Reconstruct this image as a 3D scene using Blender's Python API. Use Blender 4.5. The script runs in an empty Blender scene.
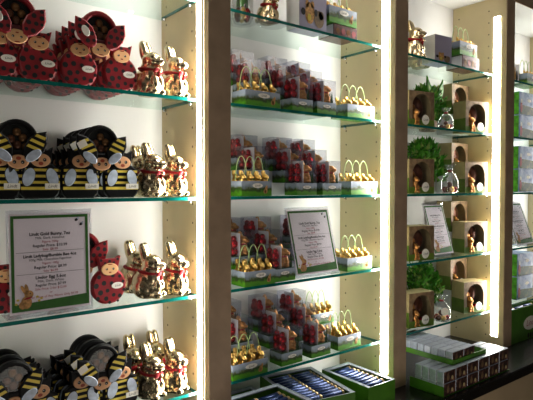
import bpy, math, random
from mathutils import Matrix, Vector, Euler
random.seed(7)
PI = math.pi; R = math.radians
SC = bpy.context.scene
COL = SC.collection

# ------------------------------------------------------------------ measures
F, YAW, PITCH = 527.27, .90471, .02529
CA, SA = math.cos(YAW), math.sin(YAW)
D = 1.40                      # glass front plane (Y)
CAMZ = 1.65
X0, P, W = .8288, .8632, .0772
YB, YF = 1.627, 1.3283        # back wall, frame front
SHELF = [2.2149 + .003 - .29982*i for i in range(5)]   # shelf top heights
GT = .010
CTR = .840                    # counter top height
YC = 1.130                    # counter front
ZTOP = 2.60
def BL(k): return X0 + (k-2)*P + W
def BR(k): return X0 + (k-1)*P
def xa(px, Y, Z=0.):
    t = (px-266.5)/F; cp, sp = math.cos(PITCH), math.sin(PITCH)
    return (Y*(CA + t*cp*SA) - t*sp*Z)/(SA - t*cp*CA)

# ------------------------------------------------------------------ materials
def lin(c):
    r = []
    for v in c:
        v /= 255.0
        r.append(v/12.92 if v <= .04045 else ((v+.055)/1.055)**2.4)
    return (r[0], r[1], r[2], 1)
MATS = {}
def mat(name, rgb, rough=.5, metal=0., var=.12, scale=30., bump=0., emit=None, coat=0., rgb2=None, lo=.35, hi=.65):
    m = bpy.data.materials.new(name); m.use_nodes = True
    nt = m.node_tree; b = nt.nodes['Principled BSDF']
    c = lin(rgb)
    tc = nt.nodes.new('ShaderNodeTexCoord')
    n = nt.nodes.new('ShaderNodeTexNoise'); n.inputs['Scale'].default_value = scale; n.inputs['Detail'].default_value = 3
    nt.links.new(tc.outputs['Object'], n.inputs['Vector'])
    rp = nt.nodes.new('ShaderNodeValToRGB')
    if rgb2 is None:
        a = tuple(min(1, x*(1-var)) for x in c[:3])+(1,); z = tuple(min(1, x*(1+var)) for x in c[:3])+(1,)
    else: a = c; z = lin(rgb2)
    rp.color_ramp.elements[0].color = a; rp.color_ramp.elements[1].color = z
    rp.color_ramp.elements[0].position = lo; rp.color_ramp.elements[1].position = hi
    nt.links.new(n.outputs['Fac'], rp.inputs['Fac']); nt.links.new(rp.outputs['Color'], b.inputs['Base Color'])
    b.inputs['Roughness'].default_value = rough; b.inputs['Metallic'].default_value = metal
    b.inputs['Coat Weight'].default_value = coat
    if bump:
        bp = nt.nodes.new('ShaderNodeBump'); bp.inputs['Strength'].default_value = bump; bp.inputs['Distance'].default_value = .002
        nt.links.new(n.outputs['Fac'], bp.inputs['Height']); nt.links.new(bp.outputs['Normal'], b.inputs['Normal'])
    if emit:
        b.inputs['Emission Color'].default_value = lin(emit[0]); b.inputs['Emission Strength'].default_value = emit[1]
    MATS[name] = m; return m
def clear(name, tint, refl, rough=.02, haze=0.):
    m = bpy.data.materials.new(name); m.use_nodes = True
    nt = m.node_tree; nt.nodes.clear()
    o = nt.nodes.new('ShaderNodeOutputMaterial')
    t = nt.nodes.new('ShaderNodeBsdfTransparent'); t.inputs['Color'].default_value = lin(tint)
    g = nt.nodes.new('ShaderNodeBsdfGlossy'); g.inputs['Roughness'].default_value = rough
    lw = nt.nodes.new('ShaderNodeLayerWeight'); lw.inputs['Blend'].default_value = .25
    mr = nt.nodes.new('ShaderNodeMapRange'); mr.inputs['To Min'].default_value = refl; mr.inputs['To Max'].default_value = min(1, refl*5+.1)
    nt.links.new(lw.outputs['Facing'], mr.inputs['Value'])
    mx = nt.nodes.new('ShaderNodeMixShader')
    nt.links.new(mr.outputs['Result'], mx.inputs['Fac']); nt.links.new(t.outputs[0], mx.inputs[1]); nt.links.new(g.outputs[0], mx.inputs[2])
    last = mx
    if haze:
        d = nt.nodes.new('ShaderNodeBsdfDiffuse'); d.inputs['Color'].default_value = lin((215, 215, 232))
        tr = nt.nodes.new('ShaderNodeBsdfTranslucent'); tr.inputs['Color'].default_value = lin((215, 215, 232))
        ad = nt.nodes.new('ShaderNodeMixShader'); ad.inputs['Fac'].default_value = .5
        nt.links.new(d.outputs[0], ad.inputs[1]); nt.links.new(tr.outputs[0], ad.inputs[2])
        m2 = nt.nodes.new('ShaderNodeMixShader'); m2.inputs['Fac'].default_value = haze
        nt.links.new(mx.outputs[0], m2.inputs[1]); nt.links.new(ad.outputs[0], m2.inputs[2]); last = m2
    nt.links.new(last.outputs[0], o.inputs['Surface'])
    MATS[name] = m; return m
def landscape(name, dark=1.0):
    m = mat(name, (90, 140, 40), .45)
    nt = m.node_tree; b = nt.nodes['Principled BSDF']
    tc = nt.nodes.new('ShaderNodeTexCoord'); sx = nt.nodes.new('ShaderNodeSeparateXYZ')
    nt.links.new(tc.outputs['Generated'], sx.inputs[0])
    n = nt.nodes.new('ShaderNodeTexNoise'); n.inputs['Scale'].default_value = 60; nt.links.new(tc.outputs['Object'], n.inputs['Vector'])
    ad = nt.nodes.new('ShaderNodeMath'); ad.operation = 'MULTIPLY_ADD'; ad.inputs[1].default_value = .55; 
    nt.links.new(n.outputs['Fac'], ad.inputs[0]); 
    sb = nt.nodes.new('ShaderNodeMath'); sb.operation = 'SUBTRACT'; sb.inputs[1].default_value = .27
    nt.links.new(sx.outputs['Z'], sb.inputs[0]); nt.links.new(sb.outputs[0], ad.inputs[2])
    rp = nt.nodes.new('ShaderNodeValToRGB'); e = rp.color_ramp.elements
    e[0].position = 0; e[0].color = lin((60, 130, 20)); e[1].position = 1; e[1].color = lin((150, 160, 178))
    for p_, c_ in ((.25, (84, 140, 26)), (.42, (40, 66, 26)), (.52, (84, 92, 52)), (.6, (120, 134, 140)), (.75, (148, 158, 172))):
        x = e.new(p_); x.color = lin(tuple(v*dark for v in c_))
    nt.links.new(ad.outputs[0], rp.inputs['Fac']); nt.links.new(rp.outputs['Color'], b.inputs['Base Color'])
    return m

mat('gold', (224, 207, 174), .27, 1, .06, 60, bump=.05)
mat('gold_mini', (222, 184, 112), .3, 1, .1, 200)
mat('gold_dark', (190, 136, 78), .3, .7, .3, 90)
mat('ribbon', (150, 12, 24), .5, 0, .2, 80)
mat('brown_paint', (70, 40, 20), .4)
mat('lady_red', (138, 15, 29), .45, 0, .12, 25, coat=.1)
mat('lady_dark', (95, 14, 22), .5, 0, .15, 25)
mat('black_card', (12, 11, 13), .5, 0, .2, 40); MATS['black_card'].node_tree.nodes['Principled BSDF'].inputs['Specular IOR Level'].default_value = .18
mat('choc_gold', (120, 80, 44), .3, .4, .3, 60)
mat('dot_black', (20, 12, 14), .5)
mat('yellow', (212, 190, 78), .5, 0, .1, 40)
mat('face', (222, 176, 128), .55, 0, .06, 20)
mat('face_bee', (206, 158, 118), .55, 0, .06, 20)
mat('lips', (158, 66, 40), .5)
mat('label_white', (226, 222, 214), .5, 0, .05, 60)
mat('wing', (178, 188, 204), .45, 0, .14, 70)
mat('script', (60, 50, 50), .6)
mat('script_red', (150, 40, 60), .6)
mat('choc', (96, 52, 30), .3, .3, .3, 60)
mat('back_white', (226, 225, 224), .55, 0, .03, 3)
mat('cream', (212, 197, 158), .5, 0, .04, 6)
mat('hole', (60, 42, 24), .7)
mat('brown', (170, 147, 124), .55, 0, .1, 14)
mat('counter', (22, 20, 19), .22, 0, .3, 40)
mat('drawer', (176, 158, 130), .5, 0, .05, 8)
mat('header', (96, 112, 102), .6, 0, .05, 5)
mat('chrome', (210, 210, 210), .2, 1)
mat('led', (255, 255, 250), .5, emit=((255, 252, 244), 54.))
mat('led_soft', (255, 255, 250), .5, emit=((255, 252, 244), 5.))
mat('floor_tile', (120, 108, 92), .4, 0, .15, 4)
mat('ceiling_paint', (190, 186, 176), .8)
clear('glass', (246, 252, 250), .022)
mat('glass_edge', (12, 100, 92), .15, 0, .25, 20, emit=None)
clear('acrylic', (250, 250, 252), .03, .05)
clear('plastic', (242, 243, 248), .05, .06, haze=.045)
clear('cello', (248, 250, 250), .08, .12, haze=.05)
mat('paper', (240, 231, 234), .6, 0, .02, 10)
mat('sign_green', (54, 112, 32), .6, 0, .15, 30)
mat('ink', (36, 30, 34), .7)
mat('ink_red', (168, 40, 60), .7)
mat('sketch_gold', (196, 150, 90), .6, 0, .3, 120)
mat('red_foil', (176, 26, 34), .25, .75, .2, 90)
mat('wire_green', (176, 200, 140), .4)
landscape('print_a')
mat('print_side', (120, 190, 40), .5, 0, .2, 30)
mat('riser', (214, 216, 220), .4, 0, .04, 10)
mat('green_card', (72, 122, 28), .5, 0, .12, 20)
mat('grass', (46, 92, 34), .55, 0, .35, 90)
mat('leaf', (78, 146, 42), .45, 0, .45, 50)
mat('leaf_pale', (150, 176, 96), .5, 0, .3, 60)
mat('lilac', (168, 162, 186), .45, 0, .05, 10)
mat('white_card', (232, 232, 236), .45, 0, .04, 10)
mat('dark_print', (58, 30, 26), .4, 0, .2, 110, rgb2=(96, 38, 32))
mat('photo_end', (52, 34, 30), .35, 0, .2, 55, rgb2=(140, 104, 92), lo=.5, hi=.72)
mat('silver', (156, 164, 178), .32, .15, .1, 50)
mat('tan_card', (176, 160, 120), .5, 0, .1, 20)
mat('tan_dark', (128, 106, 80), .5, 0, .3, 40)
mat('card_green', (96, 120, 40), .5, 0, .2, 20)
mat('blue_foil', (30, 52, 98), .3, .5, .25, 50)
mat('blue_print', (84, 112, 168), .45, 0, .2, 24, rgb2=(176, 190, 218))
mat('tip', (196, 172, 130), .35, .4)
mat('dark_inside', (22, 18, 16), .7)
mat('meadow_dark', (30, 50, 24), .5, 0, .3, 60, rgb2=(120, 110, 60), lo=.5, hi=.75)

# ------------------------------------------------------------------ mesh builder
class MB:
    def __init__(s): s.v = []; s.f = []; s.m = []
    def add(s, vs, fs, m=0, M=None):
        o = len(s.v)
        for v in vs:
            v = Vector(v)
            if M is not None: v = M @ v
            s.v.append(tuple(v))
        for f in fs: s.f.append([i+o for i in f]); s.m.append(m)
        return s
    def box(s, x0, x1, y0, y1, z0, z1, m=0, M=None, fm=None):
        vs = [(x0,y0,z0),(x1,y0,z0),(x1,y1,z0),(x0,y1,z0),(x0,y0,z1),(x1,y0,z1),(x1,y1,z1),(x0,y1,z1)]
        fs = [(0,3,2,1),(4,5,6,7),(0,1,5,4),(1,2,6,5),(2,3,7,6),(3,0,4,7)]   # bottom top front right back left
        for i, f in enumerate(fs): s.add([vs[j] for j in f], [(0,1,2,3)], (fm or {}).get(i, m), M)
        return s
    def bevbox(s, x0, x1, y0, y1, z0, z1, b=.003, m=0, M=None, mtop=None):
        o = [(x0+b,y0),(x1-b,y0),(x1,y0+b),(x1,y1-b),(x1-b,y1),(x0+b,y1),(x0,y1-b),(x0,y0+b)]
        cx, cy = (x0+x1)/2, (y0+y1)/2
        def ring(z, k): return [(cx+(x-cx)*(1-2*k/(x1-x0)), cy+(y-cy)*(1-2*k/(y1-y0)), z) for x, y in o]
        rs = [ring(z0,b), ring(z0+b,0), ring(z1-b,0), ring(z1,b)]
        vs = sum(rs, []); fs = [list(range(7,-1,-1))]
        for k in range(3):
            for i in range(8): fs.append((k*8+i, k*8+(i+1)%8, k*8+8+(i+1)%8, k*8+8+i))
        s.add(vs, fs, m, M); s.add(rs[3], [list(range(8))], m if mtop is None else mtop, M); return s
    def pillow(s, outline, y0, y1, b, m=0, ms=None, M=None):
        ms = m if ms is None else ms
        n = len(outline); cx = sum(p[0] for p in outline)/n; cz = sum(p[1] for p in outline)/n
        mx = max(abs(p[0]-cx) for p in outline); k = 1-b/mx
        r0 = [(cx+(x-cx)*k, y0, cz+(z-cz)*k) for x, z in outline]
        r1 = [(x, y0+b, z) for x, z in outline]; r2 = [(x, y1, z) for x, z in outline]
        s.add(r0, [list(range(n))], m, M)
        s.add(r0+r1, [(i, i+n, (i+1)%n+n, (i+1)%n) for i in range(n)], m, M)
        s.add(r1+r2, [(i, i+n, (i+1)%n+n, (i+1)%n) for i in range(n)], ms, M)
        s.add(r2, [list(range(n-1,-1,-1))], ms, M); return s
    def poly(s, pts, y, m=0, M=None):
        s.add([(x, y, z) for x, z in pts], [list(range(len(pts)))], m, M); return s
    def disc(s, cx, cz, rx, rz, y, m=0, rot=0, n=16, M=None):
        c, q = math.cos(rot), math.sin(rot); pts = []
        for i in range(n):
            a = 2*PI*i/n; u, w = rx*math.cos(a), rz*math.sin(a); pts.append((cx+u*c-w*q, cz+u*q+w*c))
        return s.poly(pts, y, m, M)
    def ell(s, c, r, rot=(0,0,0), m=0, nu=14, nv=9, M=None):
        T = Matrix.Translation(c) @ Euler(rot).to_matrix().to_4x4()
        if M is not None: T = M @ T
        vs = [(0,0,-r[2])]; fs = []
        for j in range(1, nv):
            t = -PI/2+PI*j/nv
            for i in range(nu):
                a = 2*PI*i/nu; vs.append((r[0]*math.cos(t)*math.cos(a), r[1]*math.cos(t)*math.sin(a), r[2]*math.sin(t)))
        vs.append((0,0,r[2])); L = len(vs)-1
        for i in range(nu):
            fs.append((0, 1+(i+1)%nu, 1+i)); b = 1+(nv-2)*nu; fs.append((L, b+i, b+(i+1)%nu))
        for j in range(nv-2):
            for i in range(nu):
                a0 = 1+j*nu+i; a1 = 1+j*nu+(i+1)%nu; fs.append((a0, a1, a1+nu, a0+nu))
        return s.add(vs, fs, m, T)
    def tube(s, pts, r, m=0, n=6, M=None, closed=False):
        pts = [Vector(p) for p in pts]; vs = []; fs = []; N = len(pts)
        for i, p in enumerate(pts):
            if closed: t = pts[(i+1)%N]-pts[i-1]
            else: t = pts[min(i+1, N-1)]-pts[max(i-1, 0)]
            t.normalize(); u = t.cross(Vector((0,0,1)))
            if u.length < .05: u = t.cross(Vector((0,1,0)))
            u.normalize(); w = u.cross(t)
            rr = r[i] if isinstance(r, (list, tuple)) else r
            for k in range(n):
                a = 2*PI*k/n; vs.append(tuple(p+u*math.cos(a)*rr+w*math.sin(a)*rr))
        for i in range(N if closed else N-1):
            j = (i+1)%N
            for k in range(n): fs.append((i*n+k, i*n+(k+1)%n, j*n+(k+1)%n, j*n+k))
        if not closed: fs.append(list(range(n-1,-1,-1))); fs.append([ (N-1)*n+k for k in range(n)])
        return s.add(vs, fs, m, M)
    def lathe(s, prof, m=0, n=20, M=None):
        vs = []; fs = []
        for r, z in prof:
            for i in range(n): a = 2*PI*i/n; vs.append((r*math.cos(a), r*math.sin(a), z))
        for j in range(len(prof)-1):
            for i in range(n): fs.append((j*n+i, j*n+(i+1)%n, (j+1)*n+(i+1)%n, (j+1)*n+i))
        fs.append(list(range(n-1,-1,-1))); fs.append([(len(prof)-1)*n+i for i in range(n)])
        return s.add(vs, fs, m, M)
    def text(s, body, size, x, z, y, m=0, M=None, bold=0., shear=0.):
        vs, fs = text_mesh(body, size, bold, shear)
        return s.add([(x+v[0], y, z+v[1]) for v in vs], fs, m, M)
    def mesh(s, name, mats, smooth=False):
        me = bpy.data.meshes.new(name); me.from_pydata(s.v, [], s.f)
        for k in mats: me.materials.append(MATS[k])
        for p, i in zip(me.polygons, s.m): p.material_index = i; p.use_smooth = smooth
        me.update(); return me
    def obj(s, name, mats, parent=None, smooth=False):
        if isinstance(mats, str): mats = [mats]
        return link(name, s.mesh(name, mats, smooth), parent)
def link(name, data, parent=None):
    o = bpy.data.objects.new(name, data); COL.objects.link(o)
    if parent: o.parent = parent
    return o
TXT = {}
def text_mesh(body, size, bold=0., shear=0.):
    key = (body, size, bold, shear)
    if key in TXT: return TXT[key]
    cu = bpy.data.curves.new('text', 'FONT'); cu.body = body; cu.size = size; cu.align_x = 'CENTER'; cu.align_y = 'CENTER'
    cu.offset = bold; cu.shear = shear; cu.resolution_u = 2
    o = bpy.data.objects.new('text', cu); COL.objects.link(o)
    dg = bpy.context.evaluated_depsgraph_get(); dg.update()
    me = bpy.data.meshes.new_from_object(o.evaluated_get(dg))
    out = ([tuple(v.co) for v in me.vertices], [list(p.vertices) for p in me.polygons])
    bpy.data.objects.remove(o); bpy.data.curves.remove(cu); bpy.data.meshes.remove(me)
    TXT[key] = out; return out
def remeshed(mb, voxel, name, m, smooth_it=6):
    me = mb.mesh(name, [m]); o = link(name, me)
    md = o.modifiers.new('r', 'REMESH'); md.mode = 'VOXEL'; md.voxel_size = voxel; md.use_smooth_shade = True
    sm = o.modifiers.new('s', 'SMOOTH'); sm.iterations = smooth_it; sm.factor = .5
    dg = bpy.context.evaluated_depsgraph_get(); dg.update()
    r = bpy.data.meshes.new_from_object(o.evaluated_get(dg)); r.name = name
    bpy.data.objects.remove(o); bpy.data.meshes.remove(me)
    r.materials.clear(); r.materials.append(MATS[m])
    for p in r.polygons: p.use_smooth = True; p.material_index = 0
    return r
def tag(o, label, cat, group=None):
    o['label'] = label; o['category'] = cat
    if group: o['group'] = group
    return o
def empty(name): 
    o = bpy.data.objects.new(name, None); COL.objects.link(o); o.empty_display_size = .02; return o
def put(o, x, y, z, rz=0, s=1.0, rx=0, ry=0):
    o.location = (x, y, z); o.rotation_euler = (rx, ry, rz); o.scale = (s, s, s); return o
def dup(o):
    r = o.copy(); COL.objects.link(r)
    for k in ('label', 'category', 'group'):
        if k in r: del r[k]
    for c in list(o.children):
        d = c.copy(); COL.objects.link(d); d.parent = r
        for g in list(c.children):
            e = g.copy(); COL.objects.link(e); e.parent = d
    return r
class Proto:                       # first take uses the original itself
    def __init__(s, root): s.root = root; s.used = False
    def take(s):
        if not s.used: s.used = True; return s.root
        return dup(s.root)
def struct(o): o['kind'] = 'structure'; return o
ORD = ['', 'first', 'second', 'third', 'fourth', 'fifth', 'sixth', 'seventh', 'eighth', 'ninth', 'tenth']

# ------------------------------------------------------------------ setting
struct(MB().box(-2, 6, -3, 1.9, -.05, 0).obj('floor', 'floor_tile'))
struct(MB().box(-2, 6, -3, 1.9, 3.1, 3.15).obj('ceiling', 'ceiling_paint'))
struct(MB().box(-2, 6, YB+.03, 1.9, 0, 3.1).obj('wall_back', 'header'))
struct(MB().box(-2, 6, YF+.004, YB+.03, ZTOP+.03, 3.1).obj('wall_upper', 'header'))

BAYW = ['', 'left bay of bug boxes and bunnies', 'middle bay of clear gift packs', 'bay of egg cartons and greenery', 'far right bay of blue boxes']
for k in (1, 2, 3, 4):
    u = empty('shelving_unit'); l, r = BL(k), BR(k)
    u.location = ((l+r)/2, YB, CTR)
    tag(u, 'cream lit shelving unit, ' + BAYW[k], 'shelving', 'built-in shelving units')
    inv = Matrix.Translation(u.location).inverted()
    def part(mb, n, m):
        return MB().add(mb.v, [], 0, None) and None
    def O(mb, n, m):
        mb.v = [tuple(inv @ Vector(v)) for v in mb.v]; return mb.obj(n, m, u)
    O(MB().box(l, r, YB, YB+.02, CTR, ZTOP), 'back_panel', 'back_white')
    O(MB().box(l-W/2, r+W/2, YF+.02, YB+.02, ZTOP, ZTOP+.02), 'top_panel', 'back_white')
    for sgn, x in ((1, l), (-1, r)):
        b = MB(); xa0, xa1 = (x-W/2+.0005, x) if sgn > 0 else (x, x+W/2-.0005)
        b.box(xa0, xa1, YF+.004, YB+.02, CTR, ZTOP)
        for yy in (1.424, 1.592):          # two columns of peg holes
            z = CTR+.05
            while z < ZTOP-.05:
                pts = [(x+sgn*.0006, yy+.0032*math.cos(2*PI*i/10)*-sgn, z+.0036*math.sin(2*PI*i/10)) for i in range(10)]
                b.add(pts, [list(range(10))], 1); z += .0589
        O(b, 'side_panel', ['cream', 'hole'])
        tri = [(x+sgn*.0003, 1.397), (x+sgn*.0065, 1.3600), (x+sgn*.0003, 1.3570)]
        z0_, z1_ = CTR+.05, 2.50
        lb = MB(); em = (0, 1) if sgn < 0 else (2, 1)
        V = [(a_, b_, z0_) for a_, b_ in tri]+[(a_, b_, z1_) for a_, b_ in tri]
        q1, q2 = [(0, 1, 4, 3)], [(1, 2, 5, 4)]
        if sgn < 0: q1, q2 = [f_[::-1] for f_ in q1], [f_[::-1] for f_ in q2]
        lb.add(V, q1, 0); lb.add(V, q2+[(0, 1, 2), (3, 4, 5)], 1)
        O(lb, 'light_strip', ['led' if sgn < 0 else 'led_soft', 'cream'])
    O(MB().box(r, r+W, YF, YF+.0038, CTR, ZTOP+.03), 'face_stile', 'brown')
    if k == 1: O(MB().box(l-W, l, YF, YF+.0038, CTR, ZTOP+.03), 'face_stile', 'brown')
    O(MB().box(l, r, YF, YF+.0038, ZTOP-.02, ZTOP+.03), 'face_rail', 'brown')
    # base cabinet below
    c = empty('base_cabinet'); c.location = ((l+r)/2, YB, 0)
    tag(c, 'beige drawer cabinet under the ' + BAYW[k], 'cabinet', 'base cabinets')
    xl, xr = l-W/2, r+W/2; inv = Matrix.Translation(c.location).inverted()
    def O2(mb, n, m):
        mb.v = [tuple(inv @ Vector(v)) for v in mb.v]; return mb.obj(n, m, c)
    O2(MB().box(xl+.001, xr-.001, YC+.05, YB+.02, .08, CTR-.046), 'carcass', 'counter')
    O2(MB().box(xl+.001, xr-.001, YC+.08, YB+.02, .0, .08), 'plinth', 'counter')
    cx = (xl+xr)/2
    z1 = CTR-.05
    for j in range(3):
        z0 = z1-.24
        O2(MB().bevbox(xl+.05, xr-.05, YC+.03, YC+.05, z0, z1-.006, .003), 'drawer', 'drawer'); z1 = z0
ct = MB().bevbox(BL(1)-W, BR(4)+W, YC, YB+.02, CTR-.045, CTR-.0005, .004).obj('countertop', 'counter')
tag(ct, 'long dark polished countertop ledge running under all shelving bays', 'countertop')

# glass shelves
SN = ['highest', 'second highest', 'third highest', 'fourth highest', 'lowest']
BN = ['', 'left', 'middle', 'greenery', 'far right']
for k in (1, 2, 3, 4):
    l, r = BL(k)+.002, BR(k)-.002
    for i, z in enumerate(SHELF):
        g = MB().box(l, r, D, YB-.004, z-GT, z, 0, fm={2: 1, 3: 1, 5: 1}).obj('glass_shelf', ['glass', 'glass_edge'])
        tag(g, '%s glass shelf with green edge in the %s bay' % (SN[i], BN[k]), 'shelf', 'glass shelves')
        for x in (l+.006, r-.006):
            for y in (1.424, 1.592):
                MB().tube([(x-.004, y, z-GT-.0052), (x+.004, y, z-GT-.0052)], .005, n=8).obj('support_pin', 'chrome', g, True)

# ------------------------------------------------------------------ gift boxes shaped as bugs
def egg(cx, cz, hw, hh, n=28, flat=0.):
    pts = []
    for i in range(n):
        a = 2*PI*i/n - PI/2
        z = cz+hh*math.sin(a); x = cx+hw*math.cos(a)
        pts.append((x, max(z, flat)))
    # drop duplicates on the flat bottom
    out = []
    for p in pts:
        if not out or abs(p[0]-out[-1][0]) > 1e-5 or abs(p[1]-out[-1][1]) > 1e-5: out.append(p)
    return out
CROWN = [(-.020, .080), (.020, .080), (.026, .100), (.0335, .134), (.020, .127), (0, .1265), (-.020, .127), (-.0335, .134), (-.026, .100)]
def face_part(mb, z, flip, bee):
    s = -1 if flip else 1
    mb.pillow(egg(0, z, .0245, .0175, 20, -9), -.0265, -.020, .0015, 0)
    for sx in (-1, 1):
        mb.disc(sx*.0095, z+s*.001, .0042 if bee else .003, .0045 if bee else .003, -.0268, 1)
        mb.disc(sx*.0095-.001, z+s*.002, .0011, .0011, -.0271, 3)
    mb.disc(0, z-s*.0085, .006 if bee else .004, .0045 if bee else .0018, -.0268, 2)
    if not bee: mb.disc(0, z+s*.014, .007, .0018, -.0268, 2)
    return mb
def lady_closed():
    t = empty('ladybug_gift_box')
    b = MB().pillow(egg(0, .050, .0505, .052, 32, .0), -.021, -.004, .006, 0, 0)
    spots = [(-.030,.078,.0058),(-.012,.084,.0045),(.010,.080,.006),(-.038,.054,.0075),(-.016,.060,.0068),(.006,.058,.0055),(.030,.076,.005),
             (-.026,.034,.0075),(-.006,.038,.0058),(.040,.060,.0045),(-.034,.018,.006),(-.010,.016,.0065),(.012,.024,.0055),(.030,.020,.006),(.024,.006,.0035),(.000,.004,.0045),(.042,.036,.0045)]
    for x, z, r in spots: b.disc(x, z, r, r, -.0214, 1, n=12)
    b.obj('body', ['lady_red', 'dot_black'], t)
    h = MB().pillow(CROWN, -.0225, -.004, .003, 0, 0)
    for x, z, r in ((-.024,.125,.004),(.024,.125,.004),(0,.121,.0045),(-.013,.1165,.003),(.013,.117,.003)): h.disc(x, z, r, r, -.0229, 1, n=10)
    h.obj('hood', ['lady_red', 'dot_black'], t)
    face_part(MB(), .0985, False, False).obj('face', ['face', 'dot_black', 'lips', 'label_white'], t)
    MB().pillow([(x, z) for x, z in egg(.023, .050, .0175, .0092, 20, -9)], -.0232, -.021, .0008, 0).text('Lindt', .0085, .023, .050, -.0236, 1, shear=.3).obj('label', ['label_white', 'script'], t)
    return t
def leaf_outline(tip=True):
    return [(-.006, 0), (.006, 0), (.021, .018), (.026, .042), (.022, .064), (.006, .089), (-.012, .072), (-.022, .048), (-.019, .020)]
def inverted(bee):
    t = empty('bumblebee_gift_box' if bee else 'ladybug_gift_box')
    A, B = ('black_card', 'yellow') if bee else ('lady_red', 'dot_black')
    # rounded base turned up: annulus with window
    cz, ro, ri, n = .086, .0495, .037, 32
    b = MB()
    def ring(r, y): return [(r*math.cos(2*PI*i/n), y, cz+r*math.sin(2*PI*i/n)) for i in range(n)]
    rr = [ring(ri, -.006), ring(ri, -.018), ring(ri+.003, -.0205), ring(ro-.004, -.0205), ring(ro, -.016), ring(ro, -.004)]
    vs = sum(rr, []); fs = []
    for j in range(5):
        for i in range(n): fs.append((j*n+i, j*n+(i+1)%n, (j+1)*n+(i+1)%n, (j+1)*n+i))
    b.add(vs, [f[::-1] for f in fs], 0); b.add(ring(ro, -.004), [list(range(n))], 0)
    b.add(ring(ri, -.006), [list(range(n))[::-1]], 1)
    b.obj('body', [A, 'dark_inside'], t)
    for x, z, c in ((-.014, .086, 'choc'), (.014, .090, 'choc_gold'), (.001, .072, 'choc'), (.0, .104, 'choc_gold'), (-.02,.066,'choc'), (.02,.068,'choc_gold')):
        MB().ell((x, -.0118, z), (.0105, .0048, .0105), nu=12, nv=8).obj('chocolate_ball', c, t, True)
    MB().disc(0, cz, ri, ri, -.017, 0, n=24).obj('window', 'glass', t)
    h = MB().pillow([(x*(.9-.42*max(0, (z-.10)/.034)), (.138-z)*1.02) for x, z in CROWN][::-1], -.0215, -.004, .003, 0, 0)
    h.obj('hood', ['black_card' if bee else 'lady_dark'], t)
    face_part(MB(), .030, True, bee).obj('face', ['face_bee' if bee else 'face', 'dot_black', 'lips', 'label_white'], t)
    for sx in (-1, 1):
        M = Matrix.Translation((sx*.018, 0, .034)) @ Matrix.Rotation(sx*R(30), 4, 'Y')
        w = MB(); o = [(x*sx, z) for x, z in leaf_outline()]
        if sx < 0: o = o[::-1]
        w.pillow(o, -.0285, -.0215, .003, 0, 0, M)
        if bee:
            for z0 in (.030, .046, .062):
                hw = .018 if z0 < .05 else .013
                w.poly([(-hw, z0), (hw, z0+.004*sx), (hw*.9, z0+.008+.004*sx), (-hw*.9, z0+.008)], -.0288, 1, M)
            mats = ['black_card', 'yellow']
        else:
            for x, z, r in ((-.006,.016,.0045),(.009,.022,.006),(-.010,.034,.006),(.006,.042,.0055),(.018,.048,.004),(-.008,.056,.0062),(.010,.062,.006),(.002,.076,.0048)):
                w.disc(x*sx, z, r, r, -.0288, 1, n=12, M=M)
            mats = ['lady_red', 'dot_black']
        wo = w.obj('wing', mats, t)
        if bee:
            MB().pillow([(x+sx*.001, z) for x, z in egg(0, .020, .0115, .022, 20, -9)], -.0315, -.0285, .001, 0, 0, M @ Matrix.Rotation(sx*R(22), 4, 'Y')).obj('wing_patch', 'wing', wo)
            if sx < 0: MB().box(-.021, .003, -.031, -.0285, .050, .068, 0, M).obj('label', 'label_white', wo)
        elif sx < 0:
            Q = M
            MB().pillow(egg(-.002, .046, .0095, .015, 18, -9), -.0305, -.0285, .0008, 0, 0, Q).obj('label', 'label_white', wo)
    return t
def bee_closed():
    t = empty('bumblebee_gift_box')
    O_ = [(-.036, 0), (.036, 0), (.047, .012), (.050, .026), (.051, .060), (.047, .080), (.030, .092), (-.030, .092), (-.047, .080), (-.051, .060), (-.050, .026), (-.047, .012)]
    b = MB().pillow(O_, -.021, -.004, .004, 0, 0)
    for z0, z1, hw in ((.023, .031, .0475), (.039, .046, .0485), (.055, .062, .0485), (.071, .078, .0455)):
        b.poly([(-hw, z0), (hw, z0), (hw, z1), (-hw, z1)], -.0214, 1)
    b.obj('body', ['black_card', 'yellow'], t)
    h = MB().pillow([(-.022, .084), (.022, .084), (.030, .100), (.029, .112), (.032, .134), (.019, .126), (0, .129), (-.019, .126), (-.032, .134), (-.029, .112), (-.030, .100)], -.0225, -.004, .003, 0, 0)
    h.obj('hood', ['black_card'], t)
    face_part(MB(), .0995, False, True).obj('face', ['face_bee', 'dot_black', 'lips', 'label_white'], t)
    for sx in (-1, 1):
        M = Matrix.Translation((sx*.029, 0, .056)) @ Matrix.Rotation(sx*R(-18), 4, 'Y')
        w = MB().pillow(egg(0, 0, .0155, .0255, 20, -9), -.0235, -.021, .001, 1, 1, M)
        w.pillow(egg(0, 0, .0140, .0240, 20, -9), -.0245, -.0235, .0006, 0, 0, M)
        w.obj('wing', ['wing', 'dot_black'], t)
    MB().box(.010, .047, -.0265, -.0246, .025, .040, 0).text('Lindt', .011, .028, .0325, -.0269, 1, shear=.3).obj('label', ['label_white', 'script'], t)
    return t
PL = Proto(lady_closed()); PLI = Proto(inverted(False)); PB = Proto(bee_closed()); PBI = Proto(inverted(True))
STEP = .056
def bug(proto, kind, x, y, z, label, group, rz=0):
    o = proto.take(); put(o, x, y, z, rz); tag(o, label, 'gift box', group); return o
SHN = {1: 'highest left shelf', 2: 'second left shelf', 3: 'left price sign shelf', 4: 'lowest left shelf'}
ROWN = ['front row', 'second row', 'third row', 'fourth row']
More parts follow.
